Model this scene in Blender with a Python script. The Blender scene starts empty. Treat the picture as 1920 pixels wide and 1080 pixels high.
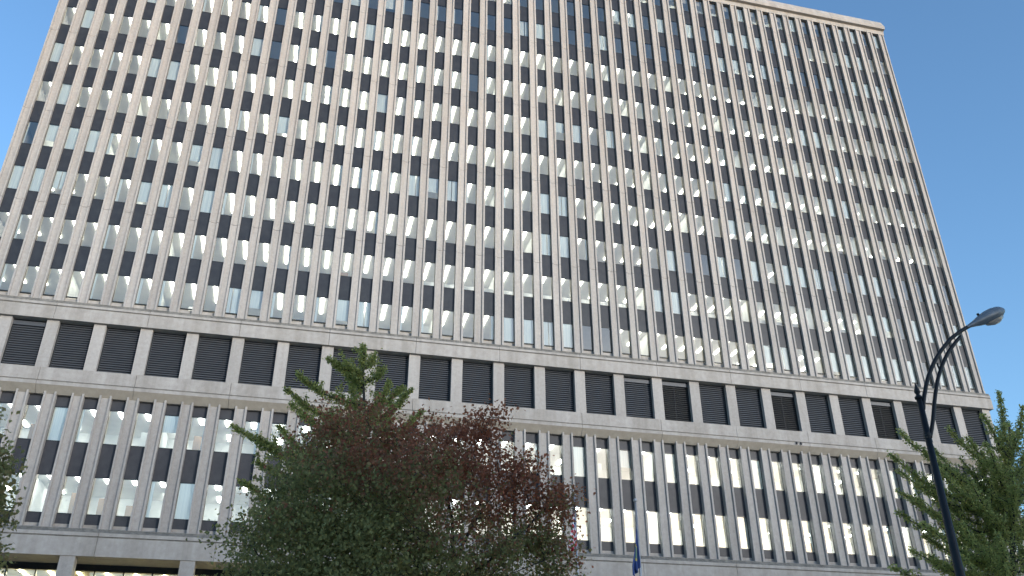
import bpy, math, random
import numpy as np
from mathutils import Vector, Matrix, Quaternion
rng = np.random.default_rng(7)
random.seed(7)
R = math.radians
C = bpy.context.scene.collection

# ---------------------------------------------------------------- camera
ZO = 27.433                      # height of the louvre-storey head above the street
F_PX, PITCH, ROLL, YAW = 1629.4, 0.5005, -0.0055, 0.2471
CAM = np.array([16.90, -57.379, -25.8325 + ZO])
_cp, _sp, _cy, _sy = math.cos(PITCH), math.sin(PITCH), math.cos(YAW), math.sin(YAW)
FWD = np.array([_sy*_cp, _cy*_cp, _sp]); _r = np.array([_cy, -_sy, 0.0]); _u = np.cross(_r, FWD)
RGT = _r*math.cos(ROLL) + _u*math.sin(ROLL); UPV = -_r*math.sin(ROLL) + _u*math.cos(ROLL)
cam_d = bpy.data.cameras.new('camera'); cam = bpy.data.objects.new('camera', cam_d); C.objects.link(cam)
cam_d.sensor_width = 36.0; cam_d.lens = 36.0*F_PX/1920.0; cam_d.clip_end = 4000; cam_d.clip_start = 0.1
cam.matrix_world = Matrix(((RGT[0], UPV[0], -FWD[0], CAM[0]), (RGT[1], UPV[1], -FWD[1], CAM[1]),
                           (RGT[2], UPV[2], -FWD[2], CAM[2]), (0, 0, 0, 1)))
bpy.context.scene.camera = cam

# ---------------------------------------------------------------- light
SUN_EL, SUN_AZ = R(6.5), R(152)   # azimuth measured from +Y towards +X : low, behind and right of the viewer
w = bpy.data.worlds.new('World'); bpy.context.scene.world = w; w.use_nodes = True
nt = w.node_tree; bg = nt.nodes['Background']
sky = nt.nodes.new('ShaderNodeTexSky'); sky.sky_type = 'NISHITA'; sky.sun_disc = False
sky.sun_elevation = SUN_EL; sky.sun_rotation = SUN_AZ; sky.air_density = 1.0; sky.dust_density = 1.0; sky.ozone_density = 3.0
nt.links.new(sky.outputs[0], bg.inputs[0]); bg.inputs[1].default_value = 0.13
sl = bpy.data.lights.new('sun', 'SUN'); sl.energy = 0.96; sl.angle = R(9); sl.color = (1.0, 0.985, 0.965)
so = bpy.data.objects.new('sun', sl); C.objects.link(so)
sd = Vector((math.sin(SUN_AZ)*math.cos(SUN_EL), math.cos(SUN_AZ)*math.cos(SUN_EL), math.sin(SUN_EL)))
so.rotation_euler = sd.to_track_quat('Z', 'Y').to_euler(); so.location = (60, -120, 60)
sc = bpy.context.scene
sc.view_settings.view_transform = 'Standard'; sc.view_settings.look = 'None'; sc.view_settings.gamma = 1.0
sc.view_settings.exposure = 1.86
sc.render.engine = 'CYCLES'; sc.cycles.use_denoising = True; sc.cycles.max_bounces = 8
sc.cycles.diffuse_bounces = 5; sc.cycles.transparent_max_bounces = 16; sc.cycles.sample_clamp_indirect = 6.0
sc.cycles.caustics_reflective = False; sc.cycles.caustics_refractive = False

# ---------------------------------------------------------------- helpers
def ray(px, py):
    d = FWD*F_PX + RGT*(px - 960.0) - UPV*(py - 540.0)
    return d
def at(px, py, y):
    """point of the vertical plane Y = y seen at a pixel of the 1920x1080 photograph"""
    d = ray(px, py); return CAM + d*((y - CAM[1])/d[1])
def project(P):
    d = np.asarray(P, float) - CAM
    z = d @ FWD
    return 960 + F_PX*(d @ RGT)/z, 540 - F_PX*(d @ UPV)/z
A3, A2, B3, B2 = -1.5736, -0.0724, -0.7925, -0.4657
def WX(x):
    u = (x - 33.4)/39.4; u = np.clip(u, -1.02, 1.02); return x + A3*(u**3 - u) + A2*(u*u - 1)
def WZ(z):
    v = (z - 13.0)/31.0; v = np.clip(v, -1.03, 1.03); return z + B3*(v**3 - v) + B2*(v*v - 1) + ZO
def WP(x, y, z):
    return np.array([WX(x), y, WZ(z)])

class MB:
    """collects boxes, prisms and quads; build() links them as ONE mesh object"""
    def __init__(s): s.v = []; s.f = []; s.m = []
    def quad(s, a, b, c, d, m=0):
        n = len(s.v); s.v += [a, b, c, d]; s.f.append((n, n+1, n+2, n+3)); s.m.append(m)
    def box(s, x0, x1, y0, y1, z0, z1, m=0):
        n = len(s.v)
        s.v += [(x0,y0,z0),(x1,y0,z0),(x1,y1,z0),(x0,y1,z0),(x0,y0,z1),(x1,y0,z1),(x1,y1,z1),(x0,y1,z1)]
        for q in ((0,3,2,1),(4,5,6,7),(0,1,5,4),(1,2,6,5),(2,3,7,6),(3,0,4,7)):
            s.f.append(tuple(n+i for i in q)); s.m.append(m)
    def prism(s, prof, x0, x1, m=0, mats=None):
        """prof: (y, z) outline swept from x0 to x1"""
        n = len(s.v); k = len(prof)
        s.v += [(x0, p[0], p[1]) for p in prof] + [(x1, p[0], p[1]) for p in prof]
        for i in range(k):
            j = (i+1) % k
            s.f.append((n+i, n+k+i, n+k+j, n+j)); s.m.append(mats[i] if mats else m)
        s.f.append(tuple(n+i for i in range(k))); s.m.append(m)
        s.f.append(tuple(n+k+i for i in reversed(range(k)))); s.m.append(m)
    def plan(s, prof, z0, z1, m=0):
        """prof: (x, y) outline swept from z0 to z1"""
        n = len(s.v); k = len(prof)
        s.v += [(p[0], p[1], z0) for p in prof] + [(p[0], p[1], z1) for p in prof]
        for i in range(k):
            j = (i+1) % k
            s.f.append((n+i, n+j, n+k+j, n+k+i)); s.m.append(m)
        s.f.append(tuple(n+i for i in reversed(range(k)))); s.m.append(m)
        s.f.append(tuple(n+k+i for i in range(k))); s.m.append(m)
    def tube(s, pts, rad, m=0, sides=8, cap=True):
        pts = [Vector(p) for p in pts]; n0 = len(s.v); k = len(pts)
        for i, p in enumerate(pts):
            t = (pts[min(i+1, k-1)] - pts[max(i-1, 0)]).normalized()
            a = t.orthogonal().normalized() if i == 0 else (a - t*a.dot(t)).normalized()
            b = t.cross(a); r = rad[i] if hasattr(rad, '__len__') else rad
            for q in range(sides):
                c = 2*math.pi*q/sides; o = a*math.cos(c) + b*math.sin(c)
                s.v.append(tuple(p + o*r))
        for i in range(k-1):
            for q in range(sides):
                q2 = (q+1) % sides
                s.f.append((n0+i*sides+q, n0+i*sides+q2, n0+(i+1)*sides+q2, n0+(i+1)*sides+q)); s.m.append(m)
        if cap:
            s.f.append(tuple(n0+q for q in reversed(range(sides)))); s.m.append(m)
            s.f.append(tuple(n0+(k-1)*sides+q for q in range(sides))); s.m.append(m)
    def lathe(s, c, prof, m=0, sides=12):
        """prof: (radius, z) about a vertical axis through c"""
        n0 = len(s.v)
        for r, z in prof:
            for q in range(sides):
                a = 2*math.pi*q/sides; s.v.append((c[0]+r*math.cos(a), c[1]+r*math.sin(a), c[2]+z))
        for i in range(len(prof)-1):
            for q in range(sides):
                q2 = (q+1) % sides
                s.f.append((n0+i*sides+q, n0+i*sides+q2, n0+(i+1)*sides+q2, n0+(i+1)*sides+q)); s.m.append(m)
    def build(s, name, mats, parent=None, warp=False, smooth=False):
        v = np.array(s.v, float)
        if warp: v = np.stack([WX(v[:,0]), v[:,1], WZ(v[:,2])], -1)
        o0 = world_of(parent)
        v = v - np.array(o0)
        me = bpy.data.meshes.new(name); me.from_pydata(v.tolist(), [], s.f)
        mats = mats if isinstance(mats, (list, tuple)) else [mats]
        for m in mats: me.materials.append(m)
        me.polygons.foreach_set('material_index', s.m)
        if smooth: me.polygons.foreach_set('use_smooth', [True]*len(s.f))
        me.update()
        o = bpy.data.objects.new(name, me); C.objects.link(o)
        if parent: o.parent = parent
        return o
def world_of(o):
    t = Vector((0, 0, 0))
    while o is not None: t = t + o.location; o = o.parent
    return t
def tag(o, label=None, cat=None, group=None, kind=None):
    for k, x in (('label', label), ('category', cat), ('group', group), ('kind', kind)):
        if x: o[k] = x
    return o
def empty(name, loc, label, cat, group=None):
    o = bpy.data.objects.new(name, None); C.objects.link(o); o.location = loc; o.empty_display_size = .5
    return tag(o, label, cat, group)

# ---------------------------------------------------------------- materials
def mat(name, col, rough=.7, metal=0.0, spec=.5):
    m = bpy.data.materials.new(name); m.use_nodes = True; b = m.node_tree.nodes['Principled BSDF']
    b.inputs['Base Color'].default_value = (*col, 1); b.inputs['Roughness'].default_value = rough
    b.inputs['Metallic'].default_value = metal; b.inputs['Specular IOR Level'].default_value = spec
    return m
def noise_mix(m, c1, c2, scale, lo=.35, hi=.65, stretch=(1,1,1), detail=6, extra=None, bump=0, bscale=40, vary=0):
    t = m.node_tree; N = t.nodes; b = N['Principled BSDF']
    tc = N.new('ShaderNodeTexCoord'); mp = N.new('ShaderNodeMapping'); mp.inputs['Scale'].default_value = stretch
    no = N.new('ShaderNodeTexNoise'); no.inputs['Scale'].default_value = scale; no.inputs['Detail'].default_value = detail
    no.inputs['Roughness'].default_value = .65
    cr = N.new('ShaderNodeValToRGB'); cr.color_ramp.elements[0].position = lo; cr.color_ramp.elements[1].position = hi
    cr.color_ramp.elements[0].color = (*c1, 1); cr.color_ramp.elements[1].color = (*c2, 1)
    t.links.new(tc.outputs['Object'], mp.inputs[0]); t.links.new(mp.outputs[0], no.inputs[0]); t.links.new(no.outputs[0], cr.inputs[0])
    out = cr.outputs[0]
    if extra:
        for (sc_, st, dark, lo2, hi2) in extra:
            mp2 = N.new('ShaderNodeMapping'); mp2.inputs['Scale'].default_value = st
            n2 = N.new('ShaderNodeTexNoise'); n2.inputs['Scale'].default_value = sc_; n2.inputs['Detail'].default_value = 5
            r2 = N.new('ShaderNodeValToRGB'); r2.color_ramp.elements[0].position = lo2; r2.color_ramp.elements[1].position = hi2
            r2.color_ramp.elements[0].color = (*dark, 1); r2.color_ramp.elements[1].color = (1,1,1,1)
            mx = N.new('ShaderNodeMix'); mx.data_type = 'RGBA'; mx.blend_type = 'MULTIPLY'; mx.inputs[0].default_value = 1
            t.links.new(tc.outputs['Object'], mp2.inputs[0]); t.links.new(mp2.outputs[0], n2.inputs[0]); t.links.new(n2.outputs[0], r2.inputs[0])
            t.links.new(out, mx.inputs[6]); t.links.new(r2.outputs[0], mx.inputs[7]); out = mx.outputs[2]
    if vary:
        oi = N.new('ShaderNodeObjectInfo'); mr = N.new('ShaderNodeMapRange'); mr.inputs[3].default_value = 1-vary; mr.inputs[4].default_value = 1+vary*.7
        mv = N.new('ShaderNodeVectorMath'); mv.operation = 'SCALE'
        t.links.new(oi.outputs['Random'], mr.inputs[0]); t.links.new(out, mv.inputs[0]); t.links.new(mr.outputs[0], mv.inputs['Scale']); out = mv.outputs[0]
    t.links.new(out, b.inputs['Base Color'])
    if bump:
        bn = N.new('ShaderNodeTexNoise'); bn.inputs['Scale'].default_value = bscale; bn.inputs['Detail'].default_value = 4
        bu = N.new('ShaderNodeBump'); bu.inputs['Strength'].default_value = bump; bu.inputs['Distance'].default_value = .01
        t.links.new(tc.outputs['Object'], bn.inputs[0]); t.links.new(bn.outputs[0], bu.inputs['Height']); t.links.new(bu.outputs[0], b.inputs['Normal'])
    return m
S1, S2 = (.368, .342, .320), (.458, .428, .402)
M = {}
M['stone'] = noise_mix(mat('precast_stone', S2, .85, 0, .25), S1, S2, 5, .3, .7,
    extra=[(1.2, (1,1,.25), (.90,.895,.89), .3, .6), (60, (1,1,1), (.88,.88,.88), .35, .6), (2.5, (1,1,.06), (.93,.925,.92), .38, .60)], bump=.25, vary=.085)
M['stone_band'] = noise_mix(mat('precast_stone_band', S2, .85, 0, .25), S1, S2, 3, .3, .7,
    extra=[(.9, (1.2,1,.10), (.84,.83,.81), .34, .60), (2.2, (1,1,.03), (.90,.895,.88), .40, .62), (50, (1,1,1), (.88,.88,.88), .35, .6)], bump=.25)
M['stone_stain_shade'] = noise_mix(mat('weathered_shaded_stone', (.2,.19,.17), .9, 0, .2), (.13,.125,.115), (.26,.24,.21), 4, .3, .7,
    extra=[(1.5, (1,1,1), (.75,.75,.75), .35, .6)])  # groove and recess shade of the bands painted into the colour, with some grime
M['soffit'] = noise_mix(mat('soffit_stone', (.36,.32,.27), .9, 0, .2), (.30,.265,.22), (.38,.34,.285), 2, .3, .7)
M['dark_gap'] = mat('joint_shadow_gap', (.06,.055,.05), .9)
M['spandrel'] = noise_mix(mat('dark_spandrel', (.03,.032,.038), .35, 0, .3), (.024,.026,.032), (.036,.038,.044), 1.5)
M['spandrel_low'] = noise_mix(mat('grey_spandrel', (.05,.05,.055), .45, 0, .2), (.045,.045,.052), (.062,.062,.068), 1.2)
M['frame'] = mat('dark_window_frame', (.025,.027,.03), .4, .3)
M['louver'] = noise_mix(mat('louver_blade', (.05,.053,.06), .5, .2), (.085,.092,.105), (.12,.127,.14), 3, stretch=(.4,1,4))
M['louver_dark'] = noise_mix(mat('louver_blade_dark', (.035,.035,.037), .5, .2), (.045,.045,.046), (.065,.065,.064), 3, stretch=(.4,1,4))
M['louver_head'] = mat('louver_head_box', (.075,.08,.092), .55, .2)
M['void'] = mat('louver_void', (.035,.036,.04), .9)
M['ceiling'] = noise_mix(mat('office_ceiling', (.72,.69,.63), .9), (.68,.65,.6), (.75,.72,.67), 1)
M['room_floor'] = noise_mix(mat('office_carpet', (.4,.37,.33), .9), (.36,.33,.3), (.44,.41,.37), 2)
M['room_wall'] = noise_mix(mat('office_wall', (.7,.69,.66), .9), (.67,.66,.62), (.75,.74,.71), .8)
M['room_dark'] = mat('unlit_wall', (.3,.3,.3), .9)
M['lobby'] = noise_mix(mat('lobby_wall', (.42,.36,.28), .8), (.35,.3,.23), (.48,.42,.33), .6)
M['cabinet'] = mat('office_cabinet', (.35,.22,.12), .5)
M['box_blue'] = mat('blue_item', (.1,.22,.5), .5)
M['monitor'] = mat('dark_monitor', (.04,.045,.055), .4)
M['roof'] = noise_mix(mat('roof_gravel', (.3,.29,.27), .95), (.25,.24,.22), (.35,.34,.31), 8)
def light_mat(name, col, s):
    m = bpy.data.materials.new(name); m.use_nodes = True; t = m.node_tree; t.nodes.clear()
    e = t.nodes.new('ShaderNodeEmission'); e.inputs[0].default_value = (*col, 1); e.inputs[1].default_value = s
    o = t.nodes.new('ShaderNodeOutputMaterial'); t.links.new(e.outputs[0], o.inputs[0]); return m
M['tube_bright'] = light_mat('fluorescent_diffuser_bright', (.93, 1.0, .98), 10.0)
M['tube'] = light_mat('fluorescent_diffuser', (1.0, 1.0, .86), 4.0)
M['tube_low'] = light_mat('fluorescent_diffuser_podium', (.95, 1.0, .95), 7.0)
def glass_mat(name, tint, base):
    m = bpy.data.materials.new(name); m.use_nodes = True; t = m.node_tree; t.nodes.clear(); N = t.nodes
    tr = N.new('ShaderNodeBsdfTransparent'); tr.inputs[0].default_value = (*tint, 1)
    gl = N.new('ShaderNodeBsdfGlossy'); gl.inputs['Roughness'].default_value = .03; gl.inputs[0].default_value = (1, .93, .84, 1)
    fr = N.new('ShaderNodeFresnel'); fr.inputs[0].default_value = 1.5
    ad = N.new('ShaderNodeMath'); ad.operation = 'ADD'; ad.inputs[1].default_value = base; ad.use_clamp = True
    mx = N.new('ShaderNodeMixShader'); o = N.new('ShaderNodeOutputMaterial')
    t.links.new(fr.outputs[0], ad.inputs[0]); t.links.new(ad.outputs[0], mx.inputs[0])
    t.links.new(tr.outputs[0], mx.inputs[1]); t.links.new(gl.outputs[0], mx.inputs[2]); t.links.new(mx.outputs[0], o.inputs[0])
    return m
M['glass'] = glass_mat('window_glass', (.87, .90, .89), .18)
def blind_mat(name, c, tl):
    m = mat(name, c, .8); t = m.node_tree; N = t.nodes; b = N['Principled BSDF']; o = N['Material Output']
    tr = N.new('ShaderNodeBsdfTranslucent'); tr.inputs[0].default_value = (*c, 1); mx = N.new('ShaderNodeMixShader'); mx.inputs[0].default_value = tl
    tc = N.new('ShaderNodeTexCoord'); wv = N.new('ShaderNodeTexNoise'); wv.inputs['Scale'].default_value = 6
    mp = N.new('ShaderNodeMapping'); mp.inputs['Scale'].default_value = (3, 1, .05)
    cr = N.new('ShaderNodeValToRGB'); cr.color_ramp.elements[0].position = .35; cr.color_ramp.elements[1].position = .6
    cr.color_ramp.elements[0].color = (c[0]*.82, c[1]*.86, c[2]*.9, 1); cr.color_ramp.elements[1].color = (*c, 1)
    t.links.new(tc.outputs['Object'], mp.inputs[0]); t.links.new(mp.outputs[0], wv.inputs[0]); t.links.new(wv.outputs[0], cr.inputs[0])
    t.links.new(cr.outputs[0], b.inputs['Base Color']); t.links.new(cr.outputs[0], tr.inputs[0])
    t.links.new(b.outputs[0], mx.inputs[1]); t.links.new(tr.outputs[0], mx.inputs[2]); t.links.new(mx.outputs[0], o.inputs[0])
    return m
M['blind'] = blind_mat('white_window_blind', (.82, .86, .86), .35)

# ---------------------------------------------------------------- ground
def sheet(name, x0, x1, y0, y1, z, m, cells=1):
    b = MB(); b.quad((x0,y0,z),(x1,y0,z),(x1,y1,z),(x0,y1,z)); o = b.build(name, m); o['kind'] = 'structure'; return o
gm = noise_mix(mat('paving', (.4,.385,.36), .9), (.34,.33,.31), (.44,.43,.40), .6, bump=.2)
sheet('ground', -1500, 1500, -1500, 1500, -.15, gm)
sheet('road', -600, 600, -72, -60.2, -.146, noise_mix(mat('asphalt', (.05,.05,.052), .9), (.04,.04,.042), (.062,.062,.064), 5, bump=.3))
b = MB(); b.box(-600, 600, -60, -30, -.3, 0); o = b.build('pavement', gm); o['kind'] = 'structure'
b = MB(); b.box(-600, 600, -60.2, -60.003, -.3, .0); o = b.build('kerb', mat('kerb_granite', (.3,.3,.29), .8)); o['kind'] = 'structure'
b = MB(); b.box(-40, 110, -12, 40, -.3, 4.9); b.box(-40, 110, -12.35, -12.003, -.3, 3.2); b.box(-40, 110, -12.7, -12.353, -.3, 1.6)
o = b.build('terrace', gm); o['kind'] = 'structure'
b = MB()
for k in range(12): b.box(-600 + k*100, -597 + k*100, -66.1, -65.98, -.142, -.140)
o = b.build('road_marking', mat('road_paint', (.75,.74,.68), .8)); o['kind'] = 'structure'

# ---------------------------------------------------------------- office building
BX0, BX1 = -6.0, 72.79
bld = empty('office_building', (33.4, 14.0, 0.0),
            'tall pale stone office tower with vertical piers, lit windows and a dark louvre storey', 'office building')
def part(mb, name, m, warp=True, kind=None, parent=None, smooth=False):
    o = mb.build(name, m, parent or bld, warp=warp, smooth=smooth)
    if kind: o['kind'] = kind
    return o
# --- tower grid
P, NB, NR, H = 1.5, 52, 11, 3.88
T0 = -5.95; TW = .67                 # left edge of pier 0, pier width
YF, YP, YG = -.15, -.04, .11         # rib front, panel, glass
ZB, WH = 1.78, 2.05                  # first window sill, window height
def pier_profile(x, wd, rib, yf, yp, yb):
    return [(x, yb), (x, yf), (x+rib, yf), (x+rib, yp), (x+wd-rib, yp), (x+wd-rib, yf), (x+wd, yf), (x+wd, yb)]
ztop = 42.78
for j in range(NB+1):
    mb = MB(); x = T0 + P*j
    cuts = [1.36] + [ZB + H*r - .80 for r in (2, 4, 6, 8, 10)] + [ztop]
    for a, c in zip(cuts[:-1], cuts[1:]):
        lo = a + (.014 if a != cuts[0] else 0); hi = c - (.014 if c != ztop else 0)
        mb.plan(pier_profile(x, TW, .135, YF, YP, .30), lo, hi, 0)
    mb.box(x+.02, x+TW-.02, -.02, .29, cuts[0]+.02, ztop-.02, 1)
    part(mb, 'tower_pier', [M['stone'], M['dark_gap']])
# --- window states, rows from the bottom, columns from the left: L lit, B blind, D dark, C lit, pale partition
rows = {
 0: 'LLLLLLLLLLLBBLLLBBLLLLLLBBBBDDLLLLLLLLBBLLDDBBBBDBDB',
 1: 'LLLLLLLLLLLLLLLLLLLLCCCCCCCCCCCCBBCCCCCCCCBLCBBDDDDB',
 2: 'BBBLLLBBLBLLLLLLLLLLLLLLLLBBLLLLLBDDDDBLBDDDDDDDDDDD',
 3: 'DBBBLLLLBBLLLLLLLLLBBBLLLLBBLLLLLLLLLBLLLLLLLLLLLLLL',
 4: 'LBLLLLLLLLLLBLLLLLLLLLLLLLLLLLLLLLLLLBLLBLLLBBLLLLLL',
 5: 'BLLLLBBLLLLLLLLLLBLLLLLLLLBBBLBLLLLLLLLLLLLLLBLLLLLL',
 6: 'LBLLLLDLLLBDLLDLLLLLLLDLLLLLLLLLLLLLLLLLLLLBBLLLLLLL',
 7: 'LLLLBLLLLLLDLLLLBLLLLLLLLLLLLLLLLLLLLLLLLLLLLLLLLLLL',
 8: 'DDDDDDDDDDDDDDDBDBDDDDDDDBBDDDBDDDDDDDDDDDDDDDDDDDDD',
 9: 'LLDDLLLDDLLLLDDLLLLLLLLLLDDDDDDBBDBDBDBBDBDBDLLLBDLL',
 10:'LLDDLLLDDLLLLDDLLDDLLLLLDDDDDDLDLLDLDLLDDLLLBDDDBBDD'}
for k in rows:
    rows[k] = (rows[k] + 'L'*60)[:NB]
    rows[k] = ''.join('B' if c == 'D' and i >= 36 and random.random() < .4 else c for i, c in enumerate(rows[k]))
windows = []      # (screen area, spec)
def screen(x0, x1, y, z0, z1):
    q = [project(WP(x, y, z)) for x, z in ((x0,z0),(x1,z0),(x1,z1),(x0,z1))]
    ar = abs(sum(q[i][0]*q[(i+1)%4][1] - q[(i+1)%4][0]*q[i][1] for i in range(4)))/2
    cx = sum(a[0] for a in q)/4; cy = sum(a[1] for a in q)/4
    if not (0 < cx < 1920 and 0 < cy < 1080): ar *= .01
    if 540 < cx < 1000 and cy > 800 + abs(cx-760)*.1: ar *= .02
    if cx > 1740 and cy > 800: ar *= .02
    return ar
# --- rooms : floors, ceilings, back walls, partitions, lights
lights = []
def rooms(states, xl, pitch, zs, zt, zceil, depth, tube_y, low=False):
    """one storey; xl = left edge of bay 0's glass"""
    n = len(states)
    mb = MB()
    x0, x1 = xl - .6, xl + pitch*n + .3
    yb = YG + .18 if not low else .80
    mb.box(x0, x1, yb, yb+depth, zceil, zceil+.10, 0)
    part(mb, 'ceiling', [M['ceiling']])
    mb = MB(); mb.box(x0, x1, yb, yb+depth, zs - .9, zs - .8, 0); part(mb, 'floor_slab', [M['room_floor']])
    mb = MB(); zc = zceil - .003
    mb.box(x0, x1, yb+depth, yb+depth+.1, zs-.8, zc, 0)
    part(mb, 'back_wall', [M['room_wall']])
    mb = MB()
    def dark(c): return c == 'D'
    walls = set()
    for i in range(1, n):
        if dark(states[i]) != dark(states[i-1]): walls.add(i)
    i = 0
    while i < n:
        i += random.choice((4, 5, 6, 8)); walls.add(i)
    for i in sorted(walls):
        if i >= n: continue
        xw = xl + pitch*i - (pitch-(.8 if not low else .95))/2 - .04
        mb.box(xw, xw+.08, yb, yb+depth-.003, zs-.797, zc, 0)
    # pale partitions close behind the glass
    for i, c in enumerate(states):
        if c == 'C':
            xa = xl + pitch*i
            mb.box(xa - .35, xa + pitch - .38, yb+1.5, yb+1.55, zs-.797, zs + (zt-zs)*.62, 0)
        elif c == 'L' and random.random() < .35:
            xa = xl + pitch*i; d0 = random.uniform(1.2, 3.0)
            mb.box(xa + random.uniform(-.2, .3), xa + random.uniform(.5, 1.0), yb+d0, yb+d0+.4, zs-.797, zs + (zt-zs)*random.uniform(.35, .8), random.choice((0, 0, 1)))
    if mb.f: part(mb, 'partition', [M['room_wall'], M['cabinet']])
    for i, c in enumerate(states):
        if c == 'D': continue
        if c == 'B' and random.random() < .3: continue
        xc = xl + pitch*i + (.45 if not low else .50)
        for k in range(2):
            if not low and i >= 38 and k == 0: k = 2
            if low and k == 1 and i % 2: continue
            ya = yb + tube_y + k*(1.62 if not low else 3.3)
            lights.append((screen(xc-.125, xc+.125, ya, zceil-.3, zceil)*(1.0 if k == 0 else .5 if k == 1 else .2),
                           (xc-(.125 if low else .105), xc+(.125 if low else .105), ya, ya+(1.45 if k == 0 else 1.3), zceil-.06, zceil-.002), (2 if i >= 22 else 1) if low else (1 if i >= 38 else 0)))
for r in range(NR):
    zs = ZB + H*r; zt = zs + WH
    rooms(rows[r], T0 + TW, P, zs, zt, zt + .30, 5.5, .20)
    for i, c in enumerate(rows[r]):
        xa = T0 + P*i + TW
        windows.append((screen(xa, xa+.8, YG, zs, zt), (xa, xa+P-TW, YG, zs, zt, c, False)))
# --- podium grid
PP, NP = 1.7024, 46
L0 = -5.864; LW = .76
LYF, LYP, LYG = .18, .31, .60
lower = {'a': ('LLLLBLLLBLLLLLLLLLLLLLLLBLBLBLLLBLLLLLLBBLBLLLLL'), 'b': ('LLLLLLLLLBLLLLLLLLLLLLLLLLLLLLLBLLLLLLLLLBBBLLLL')}
zrow = {'a': (-7.88, -5.61), 'b': (-12.33, -9.97)}
for k in 'ab':
    zs, zt = zrow[k]; st = lower[k][:NP]
    rooms(st, L0 + LW, PP, zs, zt, zt + .20, 5.5, .30, True)
    for i, c in enumerate(st):
        xa = L0 + PP*i + LW
        windows.append((screen(xa, xa+.9, LYG, zs, zt), (xa, xa+PP-LW, LYG, zs, zt, c, True)))
for n in range(NP+1):
    mb = MB(); x = L0 + PP*n
    mb.plan(pier_profile(x, LW, .13, LYF, LYP, .75), -13.24, -4.60, 0)
    part(mb, 'podium_pier', [M['stone']])
# --- windows as parts
def window_geo(fr, gl, bl, spec):
    xa, xb, y, z0, z1, c, low = spec
    t = .05
    fr.box(xa-.05, xb+.05, y-.03, y+.05, z0-.02, z0+t); fr.box(xa-.05, xb+.05, y-.03, y+.05, z1-t, z1+.02)
    fr.box(xa-.05, xa+.015, y-.027, y+.047, z0+t, z1-t); fr.box(xb-.015, xb+.05, y-.027, y+.047, z0+t, z1-t)
    gl.quad((xa, y, z0), (xb, y, z0), (xb, y, z1), (xa, y, z1))
    if c == 'B':
        u = random.random(); yb = y + .10
        lo = z0 if u < .75 else z0 + (z1-z0)*random.uniform(.15, .5)
        if random.random() < .22:
            g = xa + (xb-xa)*random.uniform(.3, .7)
            bl.box(xa-.05, g-.05, yb, yb+.01, lo, z1+.04); bl.box(g+.05, xb+.05, yb, yb+.01, lo, z1+.04)
        else: bl.box(xa-.05, xb+.05, yb, yb+.01, lo, z1+.04)
    elif c == 'L' and random.random() < (.3 if not low else .25):
        yb = y + .10                               # curtain drawn to one side
        if random.random() < .6: bl.box(xa-.05, xa+random.uniform(.1, .22), yb, yb+.012, z0, z1+.04)
        else: bl.box(xb-random.uniform(.1, .22), xb+.05, yb, yb+.012, z0, z1+.04)
    elif c == 'D' and random.random() < .5:
        bl.box(xa-.05, xa+random.uniform(.06, .16), y+.10, y+.112, z0, z1+.04)
windows.sort(key=lambda q: -q[0])
for ar, spec in windows[:100]:
    f, g, bl = MB(), MB(), MB(); window_geo(f, g, bl, spec)
    fo = part(f, 'window', [M['frame']]); part(g, 'pane', [M['glass']], parent=fo)
    if bl.f: part(bl, 'blind', [M['blind']], parent=fo)
f, g, bl = MB(), MB(), MB()
for ar, spec in windows[100:]: window_geo(f, g, bl, spec)
fo = part(f, 'window', [M['frame']], kind='stuff'); part(g, 'pane', [M['glass']], parent=fo, kind='stuff'); part(bl, 'blind', [M['blind']], parent=fo, kind='stuff')
lights.sort(key=lambda q: -q[0])
for k, (ar, s, low) in enumerate(lights[:100]):
    mb = MB(); mb.box(*s); part(mb, 'ceiling_light', [(M['tube'], M['tube_low'], M['tube_bright'])[low]])
mb = MB()
for ar, s, low in lights[100:]: mb.box(*s, low)
part(mb, 'ceiling_light', [M['tube'], M['tube_low'], M['tube_bright']], kind='stuff')
# --- spandrels
sp = []
for i in range(NB):
    xa = T0 + P*i + TW
    for r in range(1, NR):
        z0, z1 = ZB + H*(r-1) + WH + .02, ZB + H*r - .02
        sp.append((screen(xa, xa+.8, YG, z0, z1), (xa-.03, xa+P-TW+.03, YG-.02, YG+.16, z0, z1), False))
for i in range(NP):
    xa = L0 + PP*i + LW
    for z0, z1 in ((-5.59, -4.9), (-9.95, -7.90), (-12.92, -12.35)):
        sp.append((screen(xa, xa+.9, LYG, z0, z1), (xa-.03, xa+PP-LW+.03, LYG-.02, LYG+.16, z0, z1), True))
sp.sort(key=lambda q: -q[0])
for ar, s, low in sp[:100]:
    mb = MB(); mb.box(*s); part(mb, 'spandrel_panel', [M['spandrel_low' if low else 'spandrel']])
mb = MB()
for ar, s, low in sp[100:]: mb.box(*s, 1 if low else 0)
part(mb, 'spandrel_panel', [M['spandrel'], M['spandrel_low']], kind='stuff')
# --- sills, cornice, bands (each band in panels with open joints)
def band(name, prof, xs, mats, midx=None, backing=None):
    mb = MB()
    for a, c in zip(xs[:-1], xs[1:]): mb.prism(prof, a+.012, c-.012, 0, midx)
    part(mb, name, mats)
FX0, FX1 = BX0 - .28, BX1 + .30
joints6 = [FX0] + [x for x in np.arange(-5.6+6, 72, 6.0)] + [FX1]
ytop = .45
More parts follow.
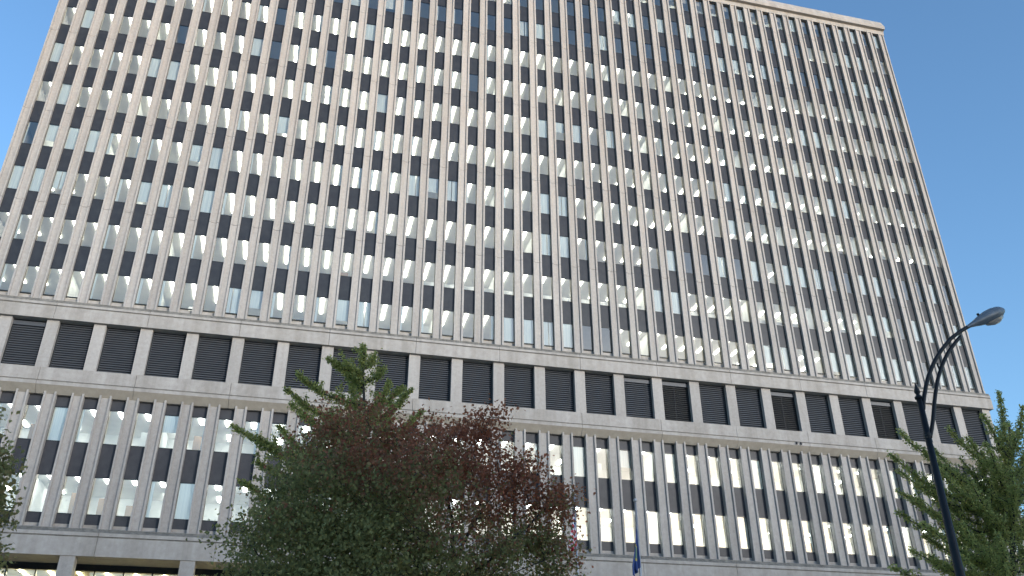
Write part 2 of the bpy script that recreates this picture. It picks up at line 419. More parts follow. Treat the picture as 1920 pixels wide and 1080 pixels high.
# fascia between tower and louvre storey
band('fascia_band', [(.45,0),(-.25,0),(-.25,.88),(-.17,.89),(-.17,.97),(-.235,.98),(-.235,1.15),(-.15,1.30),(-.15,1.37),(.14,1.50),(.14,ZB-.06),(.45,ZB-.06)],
     joints6, [M['stone_band'], M['stone_stain_shade'], M['soffit']], [2,0,0,1,0,0,1,1,0,0,0,0])
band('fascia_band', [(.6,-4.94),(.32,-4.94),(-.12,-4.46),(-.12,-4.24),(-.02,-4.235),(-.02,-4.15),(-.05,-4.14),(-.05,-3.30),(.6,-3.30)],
     joints6, [M['stone_band'], M['stone_stain_shade'], M['soffit']], [2,2,0,1,1,0,0,0,0])
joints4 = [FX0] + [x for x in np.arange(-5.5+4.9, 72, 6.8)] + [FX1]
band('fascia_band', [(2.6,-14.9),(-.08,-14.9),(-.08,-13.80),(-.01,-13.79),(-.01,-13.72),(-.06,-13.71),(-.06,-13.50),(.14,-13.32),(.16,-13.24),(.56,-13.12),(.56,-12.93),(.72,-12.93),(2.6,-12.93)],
     joints4, [M['stone_band'], M['stone_stain_shade'], M['soffit']], [2,0,1,1,0,0,1,1,0,0,0,0,0])
mb = MB(); mb.box(FX0+.05, FX1-.05, .0, .4, .03, 1.2); mb.box(FX0+.05, FX1-.05, .36, .55, -4.8, -3.34); mb.box(FX0+.05, FX1-.05, .6, 2.5, -14.8, -13.0)
part(mb, 'joint_backing', [M['dark_gap']])
# twin flood lights on the lip above the podium
for xw in (53.25, 53.62):
    mb = MB(); mb.box(xw-.05, xw+.05, -.26, -.121, -4.36, -4.22); mb.box(xw-.03, xw+.03, -.24, -.18, -4.43, -4.361); part(mb, 'flood_light', [M['spandrel_low']])
# cornice at the roof
jc = [BX0-.12] + list(np.arange(-6+9, 70, 9.0)) + [BX1+.12]
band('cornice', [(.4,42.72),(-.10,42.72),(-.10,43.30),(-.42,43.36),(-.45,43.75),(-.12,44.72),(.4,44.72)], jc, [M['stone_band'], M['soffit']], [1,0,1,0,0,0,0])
# --- louvre storey
for i in range(-2, 25):
    mb = MB(); x = 3.0*i; mb.box(x, x+.78, 0, .5, -3.32, .02); part(mb, 'louver_pier', [M['stone']])
special = {0: 1, 14: 1, 15: 3, 18: 3, 21: 3}
for i in range(-2, 24):
    xa, xb = 3.0*i + .78, 3.0*i + 3.0; kind = special.get(i+1, 0)
    mb = MB(); zt = -.02
    if kind & 1: zt = -.42
    if kind & 2: xm = (xa+xb)/2; mb.box(xm-.05, xm+.05, .40, .47, -3.28, zt, 2)
    z = zt - .02
    while z > -3.22:
        mb.prism([(.34, z-.115), (.352, z-.125), (.452, z-.005), (.44, z+.005)], xa, xb, 0); z -= .158
    mb.box(xa, xb, .50, .55, -3.3, .01, 2)
    mb.box(xa, xa+.06, .33, .5, -3.29, zt, 1); mb.box(xb-.06, xb, .33, .5, -3.29, zt, 1)
    dk = M['louver_dark'] if kind & 2 else M['louver']
    lo = part(mb, 'louver', [dk, M['frame'], M['void']])
    if kind & 1:
        mb = MB(); mb.box(xa, xb, .30, .48, -.40, -.12, 0); part(mb, 'head_box', [M['louver_head']], parent=lo)
# --- ground storey
for k in range(-1, 12):
    x = 4.33 + 6.8*k - .02
    if x > 72.5: continue
    mb = MB(); mb.box(x, x+.86, -.02, .75, -22.5, -14.91); part(mb, 'ground_column', [M['stone']])
mb = MB(); mb.box(BX0, BX1, 2.5, 2.7, -15.3, -14.88, 0); part(mb, 'bulkhead', [M['frame']])
f, g = MB(), MB()
xk = BX0
while xk < BX1 - 1.6:
    f.box(xk, xk+.09, 2.48, 2.62, -22.5, -15.3); xk += 1.7
f.box(BX0, BX1, 2.49, 2.61, -19.2, -19.1)
g.quad((BX0,2.55,-22.5),(BX1,2.55,-22.5),(BX1,2.55,-15.3),(BX0,2.55,-15.3))
so_ = part(f, 'storefront', [M['frame']]); part(g, 'pane', [M['glass']], parent=so_)
mb = MB(); mb.box(BX0, BX1, 2.72, 13, -15.25, -15.1, 0); part(mb, 'lobby_ceiling', [M['lobby']])
mb = MB(); mb.box(BX0, BX1, 9, 9.2, -22.5, -15.26, 0); part(mb, 'lobby_wall', [M['lobby']])
mb = MB()
for i in range(0, 46):
    for k in range(4): mb.box(BX0+.6+1.7*i, BX0+.72+1.7*i, 3.1+1.5*k, 4.3+1.5*k, -15.33, -15.253)
part(mb, 'lobby_light', [light_mat('lobby_tube', (1.0, .95, .58), 14.0)])
# --- body behind the facade
mb = MB(); mb.box(BX0+.3, BX1-.3, .3, .9, 42.0, 44.6); part(mb, 'parapet', [M['stone']])
mb = MB(); mb.box(BX0+.1, BX1-.1, .9, 28, 43.0, 44.0); part(mb, 'roof', [M['roof']])
for x0, x1 in ((BX0, BX0+.05+.3), (BX1-.35, BX1)):
    mb = MB(); mb.box(x0, x1, .32, 28, -22.5, 42.9); part(mb, 'side_wall', [M['stone']])
mb = MB(); mb.box(BX0+.36, BX1-.36, 27.7, 28, -22.5, 42.9); part(mb, 'rear_wall', [M['stone']])
mb = MB(); mb.box(BX0+.36, BX1-.36, .58, 6.5, -4.3, -3.35); mb.box(BX0+.36, BX1-.36, .6, 6.5, -.1, .6); part(mb, 'floor_slab', [M['dark_gap']])

# ---------------------------------------------------------------- unseen block added behind the viewer to shade the lower facade
ab = empty('shade_block', (120, -208, 0), 'unseen brown brick block with plain windows, added behind the viewer to shade the lower facade', 'light blocker')
brick = noise_mix(mat('brown_brick', (.2,.13,.09), .9), (.17,.11,.08), (.24,.16,.11), 2)
mb = MB(); mb.box(-160, 330, -220, -200, 0, 42); part(mb, 'wall', [brick], warp=False, parent=ab)
mb = MB(); mb.box(-160.3, 330.3, -220.3, -199.6, 42.002, 43); part(mb, 'parapet', [M['stone']], warp=False, parent=ab)
mb = MB(); g = MB()
for i in range(98):
    for k in range(10):
        x = -156 + 5*i; z = 2.2 + 3.6*k
        mb.box(x-.1, x+2.1, -200.02, -199.93, z-.1, z+1.9, 0); g.box(x, x+2, -199.95, -199.92, z, z+1.8)
fo = part(mb, 'window', [M['stone']], warp=False, parent=ab, kind='stuff'); part(g, 'pane', [M['spandrel']], warp=False, parent=fo, kind='stuff')

# ---------------------------------------------------------------- street lamp
LY = -43.2
lm = noise_mix(mat('black_lamp_paint', (.006,.007,.009), .5, 0, .3), (.005,.006,.008), (.009,.010,.012), 6)
lh = noise_mix(mat('grey_lamp_head', (.18,.19,.2), .45, .3), (.15,.16,.17), (.22,.23,.24), 4)
lens = mat('amber_lens', (.45,.36,.28), .15, 0, .6)
ptop = at(1723, 748, LY); pbot = at(1800, 1080, LY)
base = np.array([(ptop[0]*.35 + pbot[0]*.65), LY, 0.0])
base[0] = pbot[0] + (pbot[0]-ptop[0])*pbot[2]/(ptop[2]-pbot[2])*0.6
lamp = empty('street_lamp', tuple(base), 'black street lamp post with spear finial and twin curved arms holding a grey head', 'street lamp')
mb = MB(); tz = ptop[2]
def pol(t): return (base[0] + (ptop[0]-base[0])*t, LY, tz*t)
mb.tube([pol(0), pol(.06), pol(.07), pol(.5), pol(1)], [.19, .17, .115, .09, .055], sides=14)
part(mb, 'pole', [lm], warp=False, parent=lamp, smooth=True)
mb = MB(); mb.lathe((0,0,0), [(.0,-.02),(.075,0),(.08,.04),(.05,.07),(.035,.10),(.06,.14),(.055,.19),(.03,.26),(.012,.33),(0,.36)], sides=12)
mb.v = [tuple(np.array(v)+np.array(pol(1))) for v in mb.v]
part(mb, 'finial', [lm], warp=False, parent=lamp, smooth=True)
def curve(px, y=LY, k=6):
    p = [at(a, b, y) for a, b in px]; out = []
    for i in range(len(p)-1):
        p0 = p[max(i-1,0)]; p1 = p[i]; p2 = p[i+1]; p3 = p[min(i+2, len(p)-1)]
        for t in np.linspace(0, 1, k, endpoint=False):
            out.append(tuple(.5*((2*p1)+(-p0+p2)*t+(2*p0-5*p1+4*p2-p3)*t*t+(-p0+3*p1-3*p2+p3)*t**3)))
    out.append(tuple(p[-1])); return out
mb = MB(); c1 = curve([(1731,768),(1733,742),(1741,705),(1757,669),(1780,638),(1800,622),(1818,611)])
mb.tube(c1, .042, sides=10); part(mb, 'arm', [lm], warp=False, parent=lamp, smooth=True)
mb = MB(); c2 = curve([(1744,820),(1749,790),(1753,745),(1760,705),(1774,668),(1790,644),(1800,632)])
mb.tube(c2, .040, sides=10); part(mb, 'arm', [lm], warp=False, parent=lamp, smooth=True)
mb = MB(); mb.tube([tuple(at(1757,681,LY)), tuple(at(1763,697,LY))], .02, sides=8); part(mb, 'brace', [lm], warp=False, parent=lamp)
for px, py in ((1744.5, 818),):
    q = at(px, py, LY); t = q[2]/tz; c0 = pol(t); mb = MB(); r = .062 + .018*(1-t)
    mb.lathe(c0, [(r*.8,-.07),(r,-.06),(r,-.02),(r*1.12,-.015),(r*1.12,.015),(r,.02),(r,.06),(r*.8,.07)], sides=14)
    for a in range(4): mb.box(c0[0]+r*1.05*math.cos(a*1.571+.6)-.012, c0[0]+r*1.05*math.cos(a*1.571+.6)+.012, c0[1]+r*1.05*math.sin(a*1.571+.6)-.012, c0[1]+r*1.05*math.sin(a*1.571+.6)+.012, c0[2]-.05, c0[2]-.026)
    part(mb, 'collar', [lm], warp=False, parent=lamp)
# head : a teardrop along the arm's last direction
ha, hb = at(1812, 614, LY), at(1881, 582, LY)
ax = Vector(hb-ha); Ln = ax.length; ax.normalize(); side = Vector((0,1,0)); upv = ax.cross(side).normalized()
if upv.z < 0: upv = -upv
prof = [(0,.035),(.1,.05),(.22,.075),(.38,.12),(.55,.155),(.7,.165),(.84,.145),(.94,.09),(1.0,.0)]
mb = MB(); sides = 16
for t, r in prof:
    for q in range(sides):
        a = 2*math.pi*q/sides; p = Vector(ha) + ax*(Ln*t) + side*(r*1.25*math.cos(a)) + upv*(r*(1.0 if math.sin(a) > 0 else .85)*math.sin(a))
        mb.v.append(tuple(p))
for i in range(len(prof)-1):
    for q in range(sides): mb.f.append((i*sides+q, i*sides+(q+1)%sides, (i+1)*sides+(q+1)%sides, (i+1)*sides+q)); mb.m.append(0)
hd = part(mb, 'lamp_head', [lh], warp=False, parent=lamp, smooth=True)
mb = MB()
pr2 = [(0,.0),(.15,.10),(.4,.135),(.65,.135),(.88,.09),(1.0,.0)]
for t, r in pr2:
    for q in range(12):
        a = 2*math.pi*q/12; p = Vector(ha) + ax*(Ln*(.42+.5*t)) + side*(r*math.cos(a)) + upv*(r*(.5 if math.sin(a)>0 else 1.2)*math.sin(a) - .05)
        mb.v.append(tuple(p))
for i in range(len(pr2)-1):
    for q in range(12): mb.f.append((i*12+q, i*12+(q+1)%12, (i+1)*12+(q+1)%12, (i+1)*12+q)); mb.m.append(0)
part(mb, 'lens', [lens], warp=False, parent=hd, smooth=True)
mb = MB(); pc = Vector(ha) + ax*(Ln*.42) + upv*.13
mb.tube([tuple(pc - upv*.05), tuple(pc + upv*.045)], [.03,.028], sides=10); part(mb, 'photocell', [lm], warp=False, parent=hd)
mb = MB(); pc = Vector(ha) + ax*(Ln*.97) + upv*.0
mb.tube([tuple(pc - ax*.05), tuple(pc + ax*.03)], [.07,.05], sides=10); part(mb, 'end_cap', [lm], warp=False, parent=hd)

# ---------------------------------------------------------------- flagpoles
steel = noise_mix(mat('pole_aluminium', (.33,.34,.36), .45, .5), (.3,.31,.33), (.37,.38,.4), 3)
def flagpole(px, py, y, label):
    t = at(px, py, y); z0 = 4.9 if y > -12 else 0
    e = empty('flagpole', (t[0], y, z0), label, 'flagpole', 'flagpoles in front of the building')
    mb = MB(); mb.tube([(t[0],y,z0),(t[0],y,t[2]-.15)], [.11,.055], sides=12); part(mb, 'pole', [steel], warp=False, parent=e, smooth=True)
    mb = MB(); mb.lathe((t[0],y,t[2]), [(0,-.16),(.03,-.15),(.05,-.12),(.10,-.08),(.125,-.02),(.115,.05),(.06,.105),(0,.12)], sides=14)
    part(mb, 'ball', [steel], warp=False, parent=e, smooth=True)
    return t
FY = -9.0
t1 = flagpole(1191, 938, FY, 'slender metal flagpole with ball top standing right of the red maple, blue flag on it')
t2 = flagpole(1077, 925, FY, 'slender metal flagpole partly behind the red maple crown, striped flag on it')
def limp_flag(name, t, ztop, drop, wid, m, cols, label, leanx=.25):
    """a flag hanging in folds beside its pole; u runs along the fly, gathered into folds"""
    mb = MB(); nu, nv = 28, 26; V = []
    for j in range(nv+1):
        v = j/nv
        spread = .12 + .88*min(1, v*1.3)
        for i in range(nu+1):
            u = i/nu
            x = -.06 - (u*.62 + .16*math.sin(u*16 + v*2))*wid*.55*spread*leanx/.25
            y = .11*math.sin(u*19 + v*1.5)*spread
            z = ztop - v*drop - u*drop*.45*(1 - .3*v)
            V.append((t[0] + x, FY - .05 + y, z))
    mb.v = V
    for j in range(nv):
        for i in range(nu):
            a = j*(nu+1)+i; mb.f.append((a, a+1, a+nu+2, a+nu+1)); mb.m.append(cols((i+.5)/nu, (j+.5)/nv))
    o = mb.build(name, m, smooth=True); tag(o, label, 'flag', 'flags hanging limp on the poles')
    s = o.modifiers.new('s', 'SOLIDIFY'); s.thickness = .006
    return o
fb = mat('flag_blue', (.03,.06,.20), .8); fr_ = mat('flag_red', (.42,.03,.05), .8); fw = mat('flag_white', (.7,.7,.72), .8); fg = mat('flag_green', (.12,.2,.14), .8); fy = mat('flag_gold', (.4,.33,.1), .8)
def state_cols(u, v):
    d = math.hypot((u-.5)*1.5, v-.5)
    return 1 if d < .16 else 2 if d < .22 else 0
limp_flag('flag', t1, at(1191, 985, FY)[2], 2.3, 1.3, [fb, fg, fy], state_cols, 'dark blue flag with a small green emblem, hanging limp from its pole')
def us_cols(u, v):
    if u < .4 and v < 7/13:
        return 1 if (int(u/.4*11) % 2 == 0 and int(v/(7/13)*9) % 2 == 0) else 0
    return 2 if int(v*13) % 2 == 0 else 1
limp_flag('flag', t2, at(1077, 945, FY)[2], 2.3, 1.3, [fb, fw, fr_], us_cols, 'red and white striped flag with blue starred corner, hanging limp behind maple leaves')

# ---------------------------------------------------------------- trees
def leaf_mat(name, tl=.5):
    m = bpy.data.materials.new(name); m.use_nodes = True; t = m.node_tree; N = t.nodes; b = N['Principled BSDF']; o = N['Material Output']
    at_ = N.new('ShaderNodeAttribute'); at_.attribute_name = 'leaf'
    b.inputs['Roughness'].default_value = .6; b.inputs['Specular IOR Level'].default_value = .25
    tr = N.new('ShaderNodeBsdfTranslucent'); mx = N.new('ShaderNodeMixShader'); mx.inputs[0].default_value = tl
    t.links.new(at_.outputs['Color'], b.inputs['Base Color']); t.links.new(at_.outputs['Color'], tr.inputs[0])
    t.links.new(b.outputs[0], mx.inputs[1]); t.links.new(tr.outputs[0], mx.inputs[2]); t.links.new(mx.outputs[0], o.inputs[0]); return m
LEAF = leaf_mat('leaf')
bark = noise_mix(mat('bark', (.05,.042,.036), .9), (.035,.03,.026), (.07,.06,.05), 9, stretch=(1,1,.25), bump=.5)
def leaves(name, pts, size, col, parent, droop=.4, aspect=.75):
    """pts: Nx3 centres; one kite-shaped, slightly folded face pair per leaf"""
    n = len(pts); pts = np.asarray(pts)
    nrm = rng.normal(size=(n,3)); nrm[:,2] = np.abs(nrm[:,2])*.8 + .25; nrm /= np.linalg.norm(nrm, axis=1)[:,None]
    t = rng.normal(size=(n,3)); t[:,2] -= droop; t -= nrm*(t*nrm).sum(1)[:,None]; t /= np.linalg.norm(t, axis=1)[:,None]
    s = np.cross(nrm, t); L = size*rng.uniform(.6, 1.25, n)[:,None]
    fold = nrm*L*rng.uniform(-.2, .2, (n,1))
    a = pts - t*L*.5; c = pts + t*L*.5; bq = pts + s*L*aspect*.5 + fold - t*L*.08; d = pts - s*L*aspect*.5 + fold - t*L*.08
    v = np.stack([a, bq, c, d], 1).reshape(-1, 3) - np.array(world_of(parent))
    me = bpy.data.meshes.new(name)
    me.vertices.add(4*n); me.vertices.foreach_set('co', v.ravel())
    me.loops.add(4*n); me.loops.foreach_set('vertex_index', np.arange(4*n, dtype=np.int32))
    me.polygons.add(n); me.polygons.foreach_set('loop_start', np.arange(0, 4*n, 4, dtype=np.int32)); me.polygons.foreach_set('loop_total', np.full(n, 4, dtype=np.int32))
    me.update(calc_edges=True)
    ca = me.color_attributes.new('leaf', 'FLOAT_COLOR', 'POINT')
    cc = np.ones((n,4)); cc[:,:3] = col; ca.data.foreach_set('color', np.repeat(cc, 4, 0).ravel())
    me.materials.append(LEAF); me.validate()
    o = bpy.data.objects.new(name, me); C.objects.link(o); o.parent = parent; return o
def skeleton(guides, trunk, tips, bias=.35, jitter=.06):
    """joins tips to the nearest point already in the tree; returns nodes, parents, radii"""
    nodes = [np.array(p, float) for p in trunk]; par = [-1] + list(range(len(trunk)-1))
    for g in (guides or []):                                   # main limbs
        prev = int(np.argmin([np.linalg.norm(n - g[0]) for n in nodes]))
        for a, c in zip(g[:-1], g[1:]):
            k = max(2, int(np.linalg.norm(c-a)/.35))
            for q in range(1, k+1):
                nodes.append(a + (c-a)*q/k + rng.normal(size=3)*.018); par.append(prev); prev = len(nodes)-1
    order = np.argsort([np.linalg.norm(t - trunk[-1]) for t in tips])
    for i in order:
        t = tips[i]; A = np.array(nodes); d = np.linalg.norm(A - t, axis=1)
        up = np.maximum(0, A[:,2] - t[2])                      # prefer to grow upwards
        k = int(np.argmin(d + bias*up*2 + .25*np.linalg.norm(A - trunk[-1], axis=1)*0))
        p = A[k]; n = max(1, int(d[k]/.45))
        prev = k
        for q in range(1, n+1):
            m = p + (t-p)*q/n + (rng.normal(size=3)*jitter if q < n else 0); m[2] -= .04*math.sin(math.pi*q/n)*0
            nodes.append(m); par.append(prev); prev = len(nodes)-1
    cnt = np.ones(len(nodes))
    for i in range(len(nodes)-1, 0, -1):
        if par[i] >= 0: cnt[par[i]] += cnt[i]*1.0
    return np.array(nodes), par, cnt
def limbs(mb, nodes, par, cnt, rmax, rmin=.005, ex=.62):
    rad = np.maximum(rmin, rmax*(cnt/cnt.max())**ex)
    for i in range(1, len(nodes)):
        p = par[i]
        if p < 0: continue
        mb.tube([nodes[p], nodes[i]], [min(rad[p], rad[i]*1.35), rad[i]], sides=6 if rad[i] > .02 else 4, cap=False)
def ball(n, c, r, sq=1.0):
    v = rng.normal(size=(n,3)); v /= np.linalg.norm(v, axis=1)[:,None]; v *= (rng.random(n)**(1/2.4))[:,None]
    return c + v*np.array([r, r*sq, r])
# --- red maple in front of the podium
MY = -42.3
PXM = F_PX/np.dot(at(760, 960, MY) - CAM, FWD)     # pixels per metre there
def lobe(px, py, rp, dy): return at(px, py, MY + dy)*1.0, rp/PXM
mroot = at(848, 1250, MY); 
maple = empty('maple_tree', (mroot[0], MY, 0), 'broad maple with dark red upper leaves and green lower leaves in front of the entrance', 'tree')
ML = [(690,828,88,0,1.0),(620,800,48,.2,.8),(790,850,85,-.3,1),(878,850,80,.3,1.35),(910,795,36,0,1.1),(940,775,16,0,.7),(575,880,72,.3,1),(520,945,62,0,.9),(470,1010,52,-.3,.9),
      (640,930,110,-.6,1.2),(760,930,110,-1.1,1.2),(880,915,72,-.5,.8),(975,890,54,.2,1.4),(1030,945,50,.3,1.7),(1066,930,20,.3,.8),(1035,1040,48,.1,1.4),(1000,1000,44,.2,.9),
      (560,1040,105,-.7,1.2),(700,1060,120,-1.3,1.2),(815,1050,90,-1,.7),(930,1040,66,-.4,1.1),(455,1075,45,.2,.9),(1045,1085,45,0,1),(620,1130,120,0,1),(780,1140,130,0,1),(920,1120,90,.2,1),
      (650,860,90,1.2,1),(800,880,90,1.4,1),(720,980,120,1.5,1),(540,990,80,1.0,1),(950,955,50,.8,.8),(985,1010,52,.5,.9),(905,985,45,.6,.8)]
tips = []
for px, py, rp, dy, k in ML:
    c, r = lobe(px, py, rp, dy); tips.append(ball(int(9*k*(rp/60)**1.3)+2, c, r*.92, 1.1))
tips = np.concatenate(tips)
trunk = [np.array([mroot[0], MY, 0.0]), np.array([mroot[0]+.03, MY, .9]), np.array([mroot[0]-.02, MY, 1.8]), np.array([mroot[0], MY+.02, 2.6]), at(846, 1100, MY), at(850, 1055, MY)]
gd = [[at(850,1055,MY), at(872,1010,MY+.1), at(905,960,MY+.2), at(940,895,MY+.3), at(955,840,MY+.3)],
      [at(850,1055,MY), at(846,980,MY-.2), at(835,900,MY-.3), at(845,830,MY-.2)],
      [at(846,1100,MY), at(905,1062,MY), at(960,1010,MY+.1), at(1010,965,MY+.2), at(1055,935,MY+.3)],
      [at(846,1100,MY), at(940,1085,MY-.2), at(1020,1050,MY-.1)],
      [at(846,1100,MY), at(790,1010,MY+.4), at(740,900,MY+.5), at(700,810,MY+.4)],
      [at(846,1110,MY), at(770,1050,MY-.5), at(680,960,MY-.6), at(610,870,MY-.4), at(580,820,MY-.2)],
      [at(846,1120,MY), at(720,1080,MY), at(600,1010,MY+.1), at(500,950,MY+.1)],
      [at(846,1130,MY), at(700,1120,MY+.3), at(560,1080,MY+.3), at(455,1030,MY)]]
nodes, par, cnt = skeleton(gd, trunk, tips, 1.2)
mb = MB(); limbs(mb, nodes, par, cnt, .13); part(mb, 'trunk', [bark], warp=False, parent=maple, smooth=True)
lv, cl = [], []
hz0, hz1 = at(700, 1080, MY)[2], at(700, 750, MY)[2]
for px, py, rp, dy, k in ML:
    c, r = lobe(px, py, rp, dy); n = int(1200*k*(rp/60)**2)
    sub = ball(max(3, int(n/26)), c, r*.97, 1.05)          # leaf sprays
    lv.append((sub[rng.integers(0, len(sub), n)] + rng.normal(size=(n,3))*np.array([.17,.17,.085])))
lv = np.concatenate(lv)
# extra sprays on the outline twigs
ot = tips[rng.integers(0, len(tips), 5200)] + rng.normal(size=(5200,3))*np.array([.13,.13,.09]); lv = np.concatenate([lv, ot])
px_, py_ = project(lv)
hh = (lv[:,2]-hz0)/(hz1-hz0)
nz = np.sin(lv[:,0]*2.3+1)*np.sin(lv[:,2]*2.9)*.5 + np.sin(lv[:,1]*3.1+lv[:,0]*1.7)*.35
redness = hh*1.1 + .0 + nz*.34 + rng.normal(size=len(lv))*.20 + np.clip((px_-760)/700, -.25, .22)
red = np.array([[.44,.165,.095],[.46,.19,.10],[.38,.17,.095]])[rng.integers(0,3,len(lv))]
brn = np.array([[.37,.26,.12],[.38,.23,.115]])[rng.integers(0,2,len(lv))]
grn = np.array([[.32,.30,.115],[.345,.325,.12],[.28,.27,.105]])[rng.integers(0,3,len(lv))]
col = np.where((redness > .62)[:,None], red, np.where((redness > .42)[:,None], brn, grn))*rng.uniform(.75, 1.25, (len(lv),1))
leaves('crown', lv, .07, col*.92, maple, .6, .72)

# --- ginkgos : straight ascending boughs clothed in small fan leaves
def ginkgo(root_px, ty, trunk_px, tips_px, label, spray=26, dens=1.0, rt=.13, fill=None, group='ginkgo trees along the street'):
    b0 = at(*trunk_px[0], ty); g = empty('ginkgo_tree', (b0[0], ty, 0), label, 'tree', group)
    tr = [np.array([b0[0], ty, 0.0]), np.array([b0[0], ty, b0[2]*.5])] + [at(px, py, ty) for px, py in trunk_px]
    mb = MB(); k = len(tr); mb.tube(tr, [rt*(1-.85*i/(k-1)) for i in range(k)], sides=9)
    L = []
    for (ax_, ay_, bx_, by_, dy) in tips_px:
        a = at(ax_, ay_, ty); bq = at(bx_, by_, ty + dy); n = 9
        ln = np.linalg.norm(bq-a); pts = []
        for i in range(n+1):
            t = i/n; p = a + (bq-a)*t; p = p + np.array([0, 0, -.10*ln*math.sin(math.pi*t)]) + rng.normal(size=3)*.02
            pts.append(p)
        mb.tube(pts, [.035*(1-.85*i/n)+.006 for i in range(n+1)], sides=5)
        m = int(ln*150*dens)
        for _ in range(m):
            t = rng.random()**.8; i = min(n-1, int(t*n)); p = pts[i] + (pts[i+1]-pts[i])*(t*n-i)
            L.append(p + rng.normal(size=(5,3))*(.04 + .05*(1-t)))
        # side twigs
        for _ in range(int(ln*7)):
            t = rng.uniform(.1, .92); i = min(n-1, int(t*n)); p = pts[i]
            d = (bq-a)/ln*.5 + rng.normal(size=3)*.5 + np.array([0,0,.25]); d /= np.linalg.norm(d); l2 = rng.uniform(.2, .75)*(1.15-t)*1.25
            mb.tube([p, p + d*l2], [.012, .004], sides=4)
            L.append(p + d*(rng.random((int(l2*190*dens),1))*l2) + rng.normal(size=(int(l2*190*dens),3))*.038)
    if fill:
        for px, py, rp, dy, nn in fill:
            c = at(px, py, ty+dy); r = rp*np.dot(c-CAM, FWD)/F_PX
            sub = ball(max(3, nn//30), c, r)
            L.append(sub[rng.integers(0, len(sub), nn)] + rng.normal(size=(nn,3))*.13)
    part(mb, 'trunk', [bark], warp=False, parent=g, smooth=True)
    L = np.concatenate(L)
    pal = np.array([[.40,.42,.14],[.44,.46,.15],[.35,.38,.13],[.48,.46,.16]])
    col = pal[rng.integers(0,4,len(L))]*rng.uniform(.75,1.25,(len(L),1))
    leaves('crown', L, .052, col, g, .2, 1.0)
    return g
T = []
for a in [(684,700,612,672,-.3),(684,690,706,664,.2),(684,680,680,646,0),(684,760,555,700,-.2),(684,730,640,690,.4),(684,800,536,730,.2),(684,830,545,757,-.5),(684,720,722,690,-.3),
          (684,770,757,722,.2),(684,800,776,728,-.4),(684,790,730,715,.5),(684,900,480,820,-.2),(600,860,434,795,0),(684,930,482,866,.3),(684,900,520,800,.6),(684,950,560,850,-.6),(684,860,790,770,.3),
          (684,1000,450,900,.4),(684,1000,470,960,-.3),(684,900,620,770,-.8),(684,880,740,760,-.8),(684,850,660,720,.8),(684,1000,850,850,.5)]: T.append(a)
ginkgo(None, -36.0, [(690,1120),(688,950),(684,800),(680,655)], T, 'tall green ginkgo rising behind the red maple, its tip over the louvres',
       fill=[(620,830,45,.4,500),(560,880,45,0,600),(680,870,80,0,1500)])
T = []
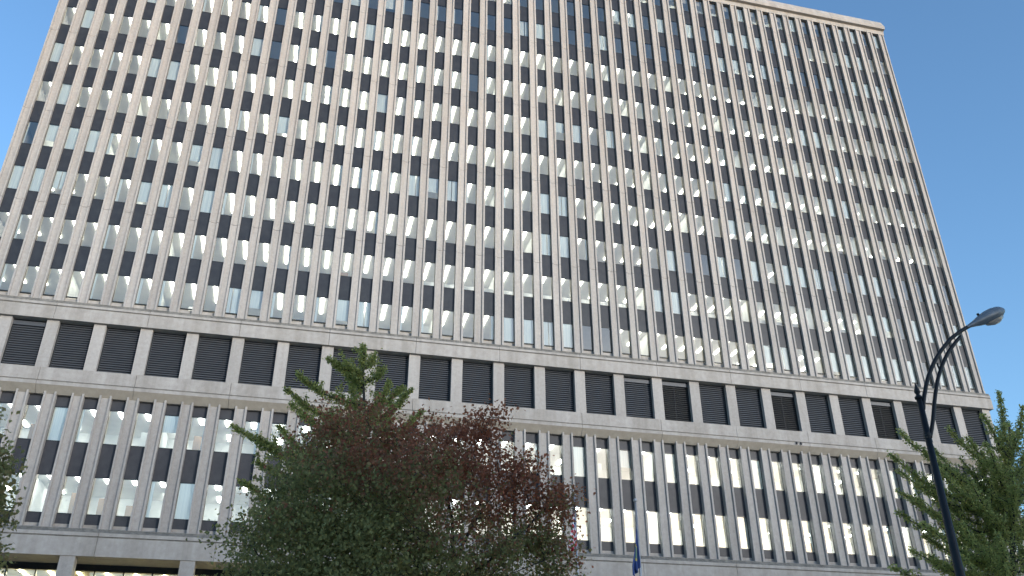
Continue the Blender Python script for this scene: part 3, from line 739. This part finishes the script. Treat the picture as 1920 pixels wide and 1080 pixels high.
for a in [(1893,880,1870,735,0),(1895,850,1918,762,.2),(1893,860,1842,775,-.3),(1893,900,1775,802,.2),(1893,900,1811,818,-.4),(1880,930,1684,808,0),(1880,960,1668,853,-.3),(1880,970,1683,880,.4),
          (1880,1000,1681,918,-.2),(1880,1030,1683,960,.3),(1885,1080,1705,1028,-.3),(1885,1110,1672,1064,.2),(1893,900,1960,790,.1),(1893,930,1990,840,.3),(1890,960,1740,850,.6),(1890,980,1760,880,-.7),
          (1890,1000,1790,900,.8),(1890,1060,1730,980,-.8),(1890,1040,1750,940,.7),(1890,1100,1740,1040,-.5),(1890,930,1850,830,-.9),(1895,960,1940,860,-.6),(1895,1000,1960,920,.3),(1895,1080,1980,1000,-.4),(1893,870,1890,790,.6),
          (1893,1020,1820,900,-1.1),(1893,1080,1800,980,-1.1),(1893,1120,1800,1040,-1.0),(1895,1000,1900,880,-1.2),(1893,1130,1870,1000,-1.3),(1885,1000,1720,905,.5),(1885,1040,1715,930,-.4),(1885,1070,1730,1000,.4),(1885,1100,1760,1060,0),(1890,950,1800,860,.4),(1890,970,1830,850,-.4),(1893,920,1870,800,.3),(1893,1010,1860,880,.5),(1893,1060,1850,950,-.5),(1895,940,1925,820,.4),(1895,1020,1940,930,.5),(1895,1060,1945,990,-.6),(1895,1090,1850,1020,.6),(1880,940,1745,838,.9),(1885,1130,1750,1090,.5)]: T.append(a)
ginkgo(None, -38.5, [(1900,1150),(1898,1000),(1893,880),(1893,800)], T, 'spiky green ginkgo at the right edge behind the street lamp post', dens=.62,
       fill=[(1880,990,60,-.3,500),(1850,1070,70,-.3,900)])
# --- tree at the left edge
EY = -43.5
eroot = at(-70, 1200, EY)
et = empty('maple_tree', (eroot[0], EY, 0), 'dark green leafy tree cut off by the left edge of the view', 'tree')
EL = [(-35,840,36,0,1),(-62,900,62,.3,1.1),(-16,885,32,-.2,.9),(6,852,15,0,.5),(-45,955,52,0,1),(-6,935,18,.2,.4),(-70,1030,60,.2,1),(-22,985,20,0,.5),(-4,785,14,0,.3),(-45,790,30,.2,.8),(4,1005,9,.1,.2),(-80,1100,70,0,1)]
tips = []
for px, py, rp, dy, k in EL:
    px -= 9; c = at(px, py, EY+dy); tips.append(ball(int(8*k*(rp/40))+2, c, rp/PXM*.95))
tips = np.concatenate(tips)
trunk = [np.array([eroot[0], EY, 0.0]), np.array([eroot[0], EY, 2.0]), at(-70, 1080, EY), at(-62, 980, EY)]
nodes, par, cnt = skeleton(None, trunk, tips, .5)
mb = MB(); limbs(mb, nodes, par, cnt, .12); part(mb, 'trunk', [bark], warp=False, parent=et, smooth=True)
lv = []
for px, py, rp, dy, k in EL:
    px -= 9; c = at(px, py, EY+dy); n = int(900*k*(rp/40)**2); sub = ball(max(3, n//24), c, rp/PXM*.97)
    lv.append(sub[rng.integers(0, len(sub), n)] + rng.normal(size=(n,3))*np.array([.14,.14,.08]))
lv = np.concatenate(lv)
col = np.array([[.30,.29,.12],[.32,.31,.125],[.33,.27,.12]])[rng.integers(0,3,len(lv))]*rng.uniform(.75,1.25,(len(lv),1))
leaves('crown', lv, .082, col, et, .6, .72)
